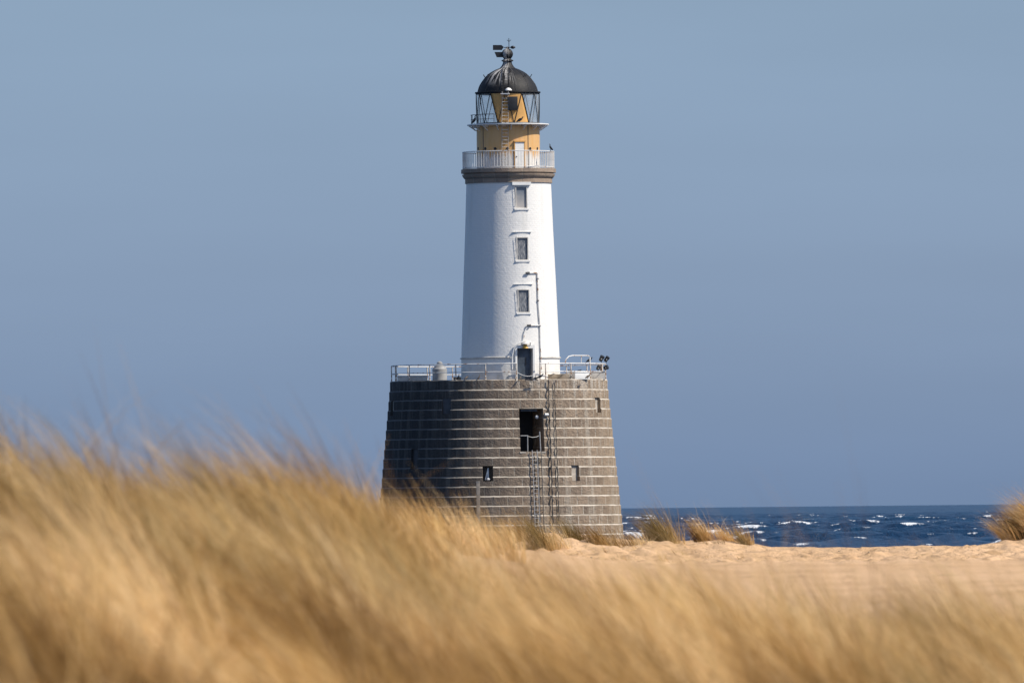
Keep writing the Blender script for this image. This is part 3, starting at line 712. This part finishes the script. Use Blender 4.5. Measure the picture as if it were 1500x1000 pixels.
for a in (-100, -74, -48, -22): q.tube([(2.72 * math.sin(rad(a)), -2.72 * math.cos(rad(a)), LZ + .05), (2.72 * math.sin(rad(a)), -2.72 * math.cos(rad(a)), LZ + .76)], .025, 6)
q.build('balcony_handrail', MAT['dark_metal'], balc)

# ---- glazing
EZ = zt(136.6, 0)                          # eave
GR = 2.27
A0 = rad(-3.5)
q = MB(); q.lathe([(GR, LZ + .06), (GR, EZ)], 96, caps=(False, False)); glz = q.build('lantern_glazing', MAT['lantern_glass'], lh)
def cy(a, z, R=GR): return Vector((R * math.sin(a), -R * math.cos(a), z))
q = MB(); q.tube([(0, 0, 0), (0, 0, 1)], .03, 6)
for k in range(12):
    top = A0 + rad(30) * k
    for s_ in (-1, 1):
        bar = MB(); bar.tube([cy(top, EZ, GR + .05)] + [cy(top + s_ * rad(15) * f, EZ + (LZ + .06 - EZ) * f, GR + .05) for f in (.25, .5, .75, 1)], .032, 6)
        bar.build('astragal', MAT['black'], glz)
q = MB(); ring(q, GR + .02, LZ + .10, .05); ring(q, GR + .02, EZ - .04, .05); q.build('glazing_ring', MAT['black'], glz)
# blank ochre panels closing the landward panes
q = MB()
for k in range(24):
    f0, f1 = k / 24, (k + 1) / 24
    def edge(f, s_): return A0 + (rad(-30) if s_ < 0 else rad(30)) + rad(15) * f
    L0, L1 = edge(f0, -1), edge(f1, -1); R0, R1 = edge(f0, 1), edge(f1, 1)
    za, zb_ = EZ + (LZ + .06 - EZ) * f0, EZ + (LZ + .06 - EZ) * f1
    M_ = 10
    for j in range(M_):
        vs = [cy(L0 + (R0 - L0) * j / M_, za, GR + .03), cy(L0 + (R0 - L0) * (j + 1) / M_, za, GR + .03), cy(L1 + (R1 - L1) * (j + 1) / M_, zb_, GR + .03), cy(L1 + (R1 - L1) * j / M_, zb_, GR + .03)]
        q.add(vs, [(0, 1, 2, 3)])
pan = q.mesh('blank_panel', MAT['ochre_panel'])
bm = bmesh.new(); bm.from_mesh(pan); bmesh.ops.remove_doubles(bm, verts=bm.verts[:], dist=1e-4); bm.to_mesh(pan); bm.free()
o = bpy.data.objects.new('blank_panel', pan); COL.objects.link(o); o.parent = glz
md = o.modifiers.new('thick', 'SOLIDIFY'); md.thickness = .02
q = MB(); q.lathe([(2.2, LZ + .08), (.6, LZ + .08), (.55, LZ + .5), (.4, LZ + .9), (.45, LZ + 1.3), (.3, LZ + 1.7), (.05, LZ + 1.75)], 32, caps=(True, True)); q.build('lamp_pedestal', MAT['white_metal'], glz)
p_, th = on_surf(750.6, 151.7, lambda z: GR, 0, 0, .18); q = MB(); q.bevel_box(p_, (.335, .2, .50), .03, fr(th)); q.build('black_cabinet', MAT['black'], lh)

# ---- outside ladder from gallery to dome
def lpt(px, py, out): return on_surf(px, py, lambda z: DR, 0, 0, out)
lx0, lx1 = 736.2, 744.4
q = MB()
for lx in (lx0, lx1): q.tube([lpt(lx, 244, .26)[0], lpt(lx, 200, .26)[0], lpt(lx, 179, .32)[0], lpt(lx, 150, .22)[0], lpt(lx, 134, .2)[0]], .022, 6)
gl = q.build('lantern_ladder', MAT['grey_metal'], lh)
py = 241.0
while py > 137:
    o_ = .26 if py > 180 else .24
    q = MB(); q.tube([lpt(lx0, py, o_)[0], lpt(lx1, py, o_)[0]], .018, 5); q.build('rung', MAT['rail_white'], gl); py -= 5.1
q = MB()
for py in (181, 137.5): q.box(lpt(740.3, py, .25)[0], (.32, .12, .035), fr(-.08))
q.build('ladder_stay', MAT['white_metal'], gl)

# ---- dome, ventilator, vanes
R_ = lambda p: p * .05
DP = [(47.6, 136.9), (48.2, 136.2), (48.0, 134.8), (44.4, 134.4), (43.9, 132), (42.7, 128), (41, 124), (38.4, 120), (35, 115.4), (32, 111.8), (28.6, 108.6), (24, 105.6), (18, 102.6), (12.4, 100.4)]
q = MB(); q.lathe([(R_(a), zt(b_)) for a, b_ in DP], 96, caps=(False, False)); dome = q.build('dome', MAT['dome'], lh, sharp=40)
q = MB()
for k in range(12):
    a = rad(15 + 30 * k); q.tube([cy(a, zt(b_) + .0, R_(r_) + .008) for r_, b_ in DP[3:]], .016, 4)
q.build('dome_seam', MAT['black'], dome)
q = MB()
for dx in (-.25, .25):
    q.tube([Vector((dx - .1, -math.sqrt(max(.01, (R_(r_) + .09) ** 2 - .06)), zt(b_) + .02)) for r_, b_ in DP[3:]], .024, 5)
for r_, b_ in DP[4:]:
    y_ = -math.sqrt(max(.01, (R_(r_) + .09) ** 2 - .06)); q.tube([(-.35, y_, zt(b_) + .02), (.15, y_, zt(b_) + .02)], .018, 5)
q.build('dome_ladder', MAT['black'], dome)
q = MB()
for a in (-80, -52, 48, 83):
    r_, z_ = R_(33.5), zt(113.4); a = rad(a); P0 = cy(a - .05, z_, r_); P1 = cy(a + .05, z_, r_)
    q.tube([P0, cy(a - .05, z_ + .2, r_ + .12), cy(a + .05, z_ + .2, r_ + .12), P1], .018, 5)
q.build('handhold', MAT['black'], dome)
p_ = Vector((0, -2.3, zt(134.2))); q = MB(); q.lathe([(.26, 0), (.24, .06), (.14, .16), (.04, .2)], 16); q.build('eave_lamp', MAT['white_paint'], dome, loc=p_ + Vector((.05, -.02, 0)))
VP = [(12.6, 100.9), (11.4, 99.6), (9.2, 97.4), (7.4, 94.4), (6.4, 91.4), (6.2, 90.6), (8.0, 89.8), (8.9, 88.9), (8.4, 88.0), (6.4, 87.4), (5.6, 86.6), (5.4, 85.8)]
q = MB(); q.lathe([(R_(a), zt(b_)) for a, b_ in VP], 48, caps=(False, False)); bz = zt(79.2)
q.ball((0, 0, bz), R_(8.3), 20); q.lathe([(R_(8.5), bz - .03), (R_(8.5), bz + .03)], 40)
q.lathe([(.1, bz + .36), (.09, bz + .52), (.03, bz + .55)], 12)
vent = q.build('ventilator_ball', MAT['dome'], lh, sharp=40)
def plate(mb, poly, y, th=.025):
    n = len(poly); vs = [(x, y - th, z) for x, z in poly] + [(x, y + th, z) for x, z in poly]
    mb.add(vs, [tuple(range(n)), tuple(range(n, 2 * n))[::-1]] + [(i, (i + 1) % n, n + (i + 1) % n, n + i) for i in range(n)])
X = lambda px, py: LP(px, py)[0]
q = MB(); plate(q, [LP(a, b_) for a, b_ in ((724.2, 76.2), (736.5, 76.2), (736.5, 84), (727.6, 84))], 0)
q.tube([(X(730, 80), 0, zt(80)), (0, 0, zt(80))], .03, 6); q.build('vent_vane', MAT['black'], vent)
q = MB(); q.tube([(X(745.6, 70), 0, zt(73)), (X(745.4, 60), 0, zt(56))], .028, 6)
q.tube([(X(738, 69.4), 0, zt(69.5)), (X(753, 69.4), 0, zt(69.4))], .03, 6)
q.tube([(X(745.5, 61), 0, zt(61)), (X(742.6, 58), 0, zt(58.4))], .02, 5); q.tube([(X(745.5, 61), 0, zt(61)), (X(748.6, 58), 0, zt(58.4))], .02, 5)
wv = q.build('wind_vane', MAT['black'], lh)
q = MB(); plate(q, [LP(a, b_) for a, b_ in ((722, 66), (734.6, 66), (738, 69), (735, 73.4), (722, 73.4))], 0, .03); q.build('vane_tail', MAT['black'], wv)
q = MB(); a_ = X(747.6, 69.4); z_ = zt(69.4); q.tube([(a_, 0, z_), (a_ + .08, 0, z_), (a_ + .2, 0, z_), (a_ + .3, 0, z_), (a_ + .38, 0, z_)], [.03, .1, .125, .08, .01], 10); q.build('vane_pointer', MAT['black'], wv)

# ---- platform on the stone base
PR = 7.88; PZ = BASE_TOP
TOPR = zt(532.3, -4.2) ; MIDR = zt(544.2, -4.2)
def ba(a): return Vector((BX + PR * math.sin(a), BY - PR * math.cos(a), 0))
gapL, gapR = rad(9.5), rad(22.5)
q = MB(); ring(q, PR, TOPR, .042, 120, gapR, gapL + 2 * math.pi, BX, BY); plr = q.build('platform_railing', MAT['rail_white'], lh)
q = MB(); ring(q, PR, MIDR, .034, 120, gapR, gapL + 2 * math.pi, BX, BY); q.build('mid_rail', MAT['rail_white'], plr)
q = MB(); q.tube([(0, 0, PZ - .03), (0, 0, TOPR)], .042, 8); q.lathe([(.1, PZ), (.1, PZ + .03), (.045, PZ + .04)], 10, caps=(False, False)); pm1 = q.mesh('railing_post', MAT['rail_rusty'])
for k in range(22):
    a = rad(-6.9 + 16.3636 * k)
    if abs(a - rad(9.46)) < .01: a = gapL
    o = bpy.data.objects.new('railing_post', pm1); COL.objects.link(o); o.parent = plr; o.location = ba(a)
o = bpy.data.objects.new('railing_post', pm1); COL.objects.link(o); o.parent = plr; o.location = ba(gapR)
q = MB()
for z0_, z1_ in ((MIDR, MIDR),):
    q.tube([ba(gapL + (gapR - gapL) * f) + Vector((0, 0, z0_ - .34 * (1 - (2 * f - 1) ** 2))) for f in np.linspace(0, 1, 12)], .022, 6)
q.build('chain', MAT['rail_white'], plr)
# hoop of taller rail above the landing place
a0, a1 = rad(38.2), rad(58.3); HT = zt(521.3, -3)
q = MB()
pts = [ba(a0) + Vector((0, 0, TOPR)), ba(a0 + .01) + Vector((0, 0, HT - .28)), ba(a0 + .045) + Vector((0, 0, HT - .06)), ba(a0 + .09) + Vector((0, 0, HT))]
pts += [ba(a0 + (a1 - a0) * f) + Vector((0, 0, HT)) for f in (.4, .55, .7, .85)] + [ba(a1 - .02) + Vector((0, 0, HT - .02)), ba(a1) + Vector((0, 0, HT - .12)), ba(a1) + Vector((0, 0, TOPR))]
q.tube(pts, .045, 8); am = a0 + (a1 - a0) * .6; q.tube([ba(am) + Vector((0, 0, TOPR)), ba(am) + Vector((0, 0, HT))], .035, 6); q.build('safety_hoop', MAT['rail_white'], plr)
# vent turret
vx = P(644, 540, LH + 7.3)[0]
q = MB(); h0 = PZ
q.lathe([(.54, h0), (.54, h0 + .95), (.46, h0 + 1.05), (.41, h0 + 1.1), (.40, h0 + 1.18), (.24, h0 + 1.24), (.21, h0 + 1.35), (.21, h0 + 1.42), (.12, h0 + 1.5), (.02, h0 + 1.54)], 32, vx, 7.3)
q.build('vent_turret', MAT['grey_paint'], lh)
# low housings on the deck
def housing(x0, x1, ytop, yl, dep, mt, name='deck_housing', lid=True, th=0.0):
    xa = P(x0, 550, LH + yl)[0]; xb = P(x1, 550, LH + yl)[0]; h = zt(ytop, yl) - PZ
    ax_ = (fr(th)[0], -fr(th)[1], fr(th)[2])
    q = MB(); q.bevel_box(((xa + xb) / 2, yl + dep / 2, PZ + h / 2 - .01), ((xb - xa) / 2 / math.cos(th) ** .5, dep / 2, h / 2 + .01), .03, ax_)
    o = q.build(name, MAT[mt], lh)
    if lid:
        q = MB(); q.bevel_box(((xa + xb) / 2, yl + dep / 2, PZ + h + .022), ((xb - xa) / 2 / math.cos(th) ** .5 + .04, dep / 2 + .04, .02), .012, ax_); q.build('lid', MAT[mt], o)
housing(836, 860, 546.5, -1.6, .9, 'white_paint', th=.62); housing(802, 834, 548.5, -2.4, .9, 'deck_tan', lid=False); housing(864, 886.5, 545.5, 1.5, 1.4, 'grubby_white')
housing(582, 626, 549.5, 2.2, 1.6, 'grubby_white'); housing(664, 700, 551, .6, 1.0, 'deck_tan', lid=False); housing(745, 757, 549, -4.0, .5, 'grubby_white', lid=False)
# four floodlights on the seaward railing
def flood(px0, py0, px1, py1, yl, r0, r1):
    A_ = Vector((P(px0, py0, LH + yl)[0], yl, zt(py0, yl) - (px0 - 746) * PX * LH * ROLL)); B_ = Vector((P(px1, py1, LH + yl)[0], yl - .12, zt(py1, yl) - (px1 - 746) * PX * LH * ROLL))
    q = MB(); q.tube([A_, A_ + (B_ - A_) * .12, A_ + (B_ - A_) * .6, A_ + (B_ - A_) * .9, B_], [r0 * .55, r0 * .88, (r0 + r1) * .46, r1 * .9, r1 * .82], 14)
    f = q.build('floodlight', MAT['black'], lh)
    q = MB(); q.ball(A_ + (B_ - A_) * .4 + Vector((.03, -r0 * .95, 0)), .05, 6); q.build('cable_gland', MAT['white_metal'], f)
    q = MB(); q.tube([A_ + (B_ - A_) * .25, Vector((A_.x + .12, yl + .05, A_.z - .15))], .03, 6); q.build('floodlight_bracket', MAT['dark_metal'], f)
flood(879, 528.6, 883, 521.3, 3.2, .15, .20); flood(886, 529, 891, 522.6, 3.6, .15, .18); flood(874.5, 541, 878.2, 536, 3.2, .13, .18); flood(884.5, 539.5, 890.5, 537, 3.6, .16, .20)
q = MB(); px_, z_ = P(881.5, 540, LH + 3.4); q.tube([(px_, 3.4, PZ), (px_, 3.4, TOPR + .05)], .10, 8); q.build('floodlight_post', MAT['rail_rusty'], lh)

# ------------------------------------------------------------------ concrete post by the base
p_, th = bpt(701.8, 706, .42); pr = bpy.data.objects.new('concrete_post', None); COL.objects.link(pr)
pr.location = (p_.x, LH + p_.y, -.5); hgt = p_.z + .5
q = MB(); q.bevel_box((0, 0, hgt / 2), (.135, .135, hgt / 2), .02); q.build('shaft', MAT['post'], pr, sharp=50)
q = MB(); q.bevel_box((0, 0, hgt + .032), (.15, .15, .03), .012); q.build('cap', MAT['infill'], pr)
tag(pr, 'slim grey concrete post standing beside the small broken window of the stone base', 'post')

# ------------------------------------------------------------------ birds (shags and gulls roosting)
def bird_mesh(pose):
    if pose == 'upright': sp_ = [(-.30, .02), (-.22, .09), (-.12, .2), (-.02, .34), (.05, .46), (.07, .56), (.05, .65), (.07, .73), (.13, .76), (.18, .755)]; rs = [.015, .045, .095, .125, .105, .06, .042, .045, .045, .02]
    elif pose == 'hunched': sp_ = [(-.34, .08), (-.25, .13), (-.14, .21), (0, .29), (.12, .35), (.2, .40), (.235, .47), (.25, .535), (.31, .55), (.36, .54)]; rs = [.015, .05, .11, .14, .12, .075, .05, .05, .05, .02]
    else: sp_ = [(-.36, .10), (-.27, .12), (-.15, .15), (0, .18), (.14, .20), (.22, .23), (.25, .28), (.26, .33), (.31, .35), (.36, .34)]; rs = [.015, .05, .11, .145, .12, .08, .055, .05, .05, .02]
    b = MB(); b.tube([(x, 0, z) for x, z in sp_], rs, 12, sq=.85); hx, hz = sp_[-1]
    k = MB(); k.tube([(hx - .02, 0, hz), (hx + .04, 0, hz - .003), (hx + .085, 0, hz - .012)], [.02, .012, .006], 6)
    l = MB(); bx_, bz_ = sp_[3]; bz_ -= rs[3] * .7; l.tube([(bx_, .0, bz_), (bx_ - .01, 0, bz_ * .5), (bx_ + .01, 0, .01)], [.03, .014, .012], 6); l.box((bx_ + .05, 0, .012), (.06, .035, .01))
    w_ = MB(); (xa, za), (xb, zb2) = sp_[4], sp_[0]
    w_.tube([(xa - .01, 0, za + .02), (xa * .6 + xb * .3, 0, za * .65 + zb2 * .35), (xa * .2 + xb * .8, 0, za * .25 + zb2 * .75 + .02), (xb - .02, 0, zb2 + .03)], [.04, .085, .05, .008], 8, sq=.5)
    return b, k, l, w_
POSES = {}
def bird(px, py, yl, hpx, pose, face, label, brown=False, turn=0.0, cat='bird', base_z=None):
    key = (pose, brown)
    if key not in POSES:
        b, k, l, w_ = bird_mesh(pose); fm = MAT['brown_feather' if brown else 'feather']
        POSES[key] = (b.mesh('body', fm), k.mesh('beak', MAT['beak']), l.mesh('leg', MAT['dark_metal']), w_.mesh('wing', fm))
    r = bpy.data.objects.new('bird', None); COL.objects.link(r)
    x, z = P(px, py, LH + yl); r.location = (x, LH + yl, z if base_z is None else base_z)
    tall_ = {'upright': .8, 'hunched': .6, 'resting': .4}[pose]; s = hpx * .05 / tall_
    r.scale = (s, s, s); r.rotation_euler = (0, 0, rad(0 if face > 0 else 180) + turn)
    for nm, me, offs in (('body', POSES[key][0], [(0, 0, 0)]), ('beak', POSES[key][1], [(0, 0, 0)]), ('leg', POSES[key][2], [(0, .05, 0), (0, -.05, 0)]), ('wing', POSES[key][3], [(0, .085, 0), (0, -.085, 0)])):
        for of in offs:
            o = bpy.data.objects.new(nm, me); COL.objects.link(o); o.parent = r; o.location = of
    return tag(r, label, cat, 'dark birds roosting on the lighthouse')
BZp = LZ + .07
bird(695, 180, -1.0, 13, 'upright', 1, 'slim dark bird standing at the shaded end of the ledge under the lantern glass', base_z=BZp)
bird(761.5, 178.5, -2.7, 9, 'hunched', 1, 'dark bird crouching on the ledge before the yellow lantern panel', base_z=BZp)
bird(806.5, 221, -1.4, 10, 'upright', -1, 'dark bird perched on top of the pale gallery railing', turn=.5, base_z=RT + .03)
bird(671.5, 553, -4.2, 9, 'upright', 1, 'black bird standing nearest the white vent turret', base_z=PZ)
bird(683, 554, -4.0, 6.5, 'hunched', 1, 'brown bird hunched between a black bird and a taller brown bird', True, .6, base_z=PZ)
bird(702, 554, -4.1, 8, 'upright', 1, 'brown bird standing upright in front of the shaded tower foot', True, .3, base_z=PZ)
bird(762.6, 557, -4.35, 5, 'hunched', 1, 'small bird sitting on the lip below the left jamb of the blue door', True, 1.2, base_z=PZ)
bird(784.5, 557, -4.35, 5, 'resting', 1, 'dark bird lying down at the threshold of the blue door', False, .2, base_z=PZ - .05)
bird(791.5, 554, -4.3, 8, 'hunched', 1, 'dark bird leaning beside the pipe at the sunlit side of the door', False, .1, base_z=PZ)
bird(835.5, 544, -1.1, 4.5, 'resting', -1, 'dark bird lying on the white deck box, at its end by the tower', False, 0, base_z=zt(547, -1.2) + .045)
bird(848, 544, -.7, 4.5, 'resting', 1, 'dark bird lying on the middle of the white deck box', False, .3, base_z=zt(547, -1.2) + .045)
bird(836, 554, -2.2, 6.5, 'hunched', 1, 'black bird hunched on the parapet at the tower end of the white deck box', False, 1.2, base_z=PZ)
bird(861, 554, -2.0, 7.5, 'hunched', 1, 'brownish bird on the parapet at the seaward end of the white deck box', True, .6, base_z=PZ)
bird(863, 530, -.2, 8.5, 'hunched', 1, 'dark bird perched on the railing beneath the end of the raised hoop', False, .1, base_z=TOPR + .04)
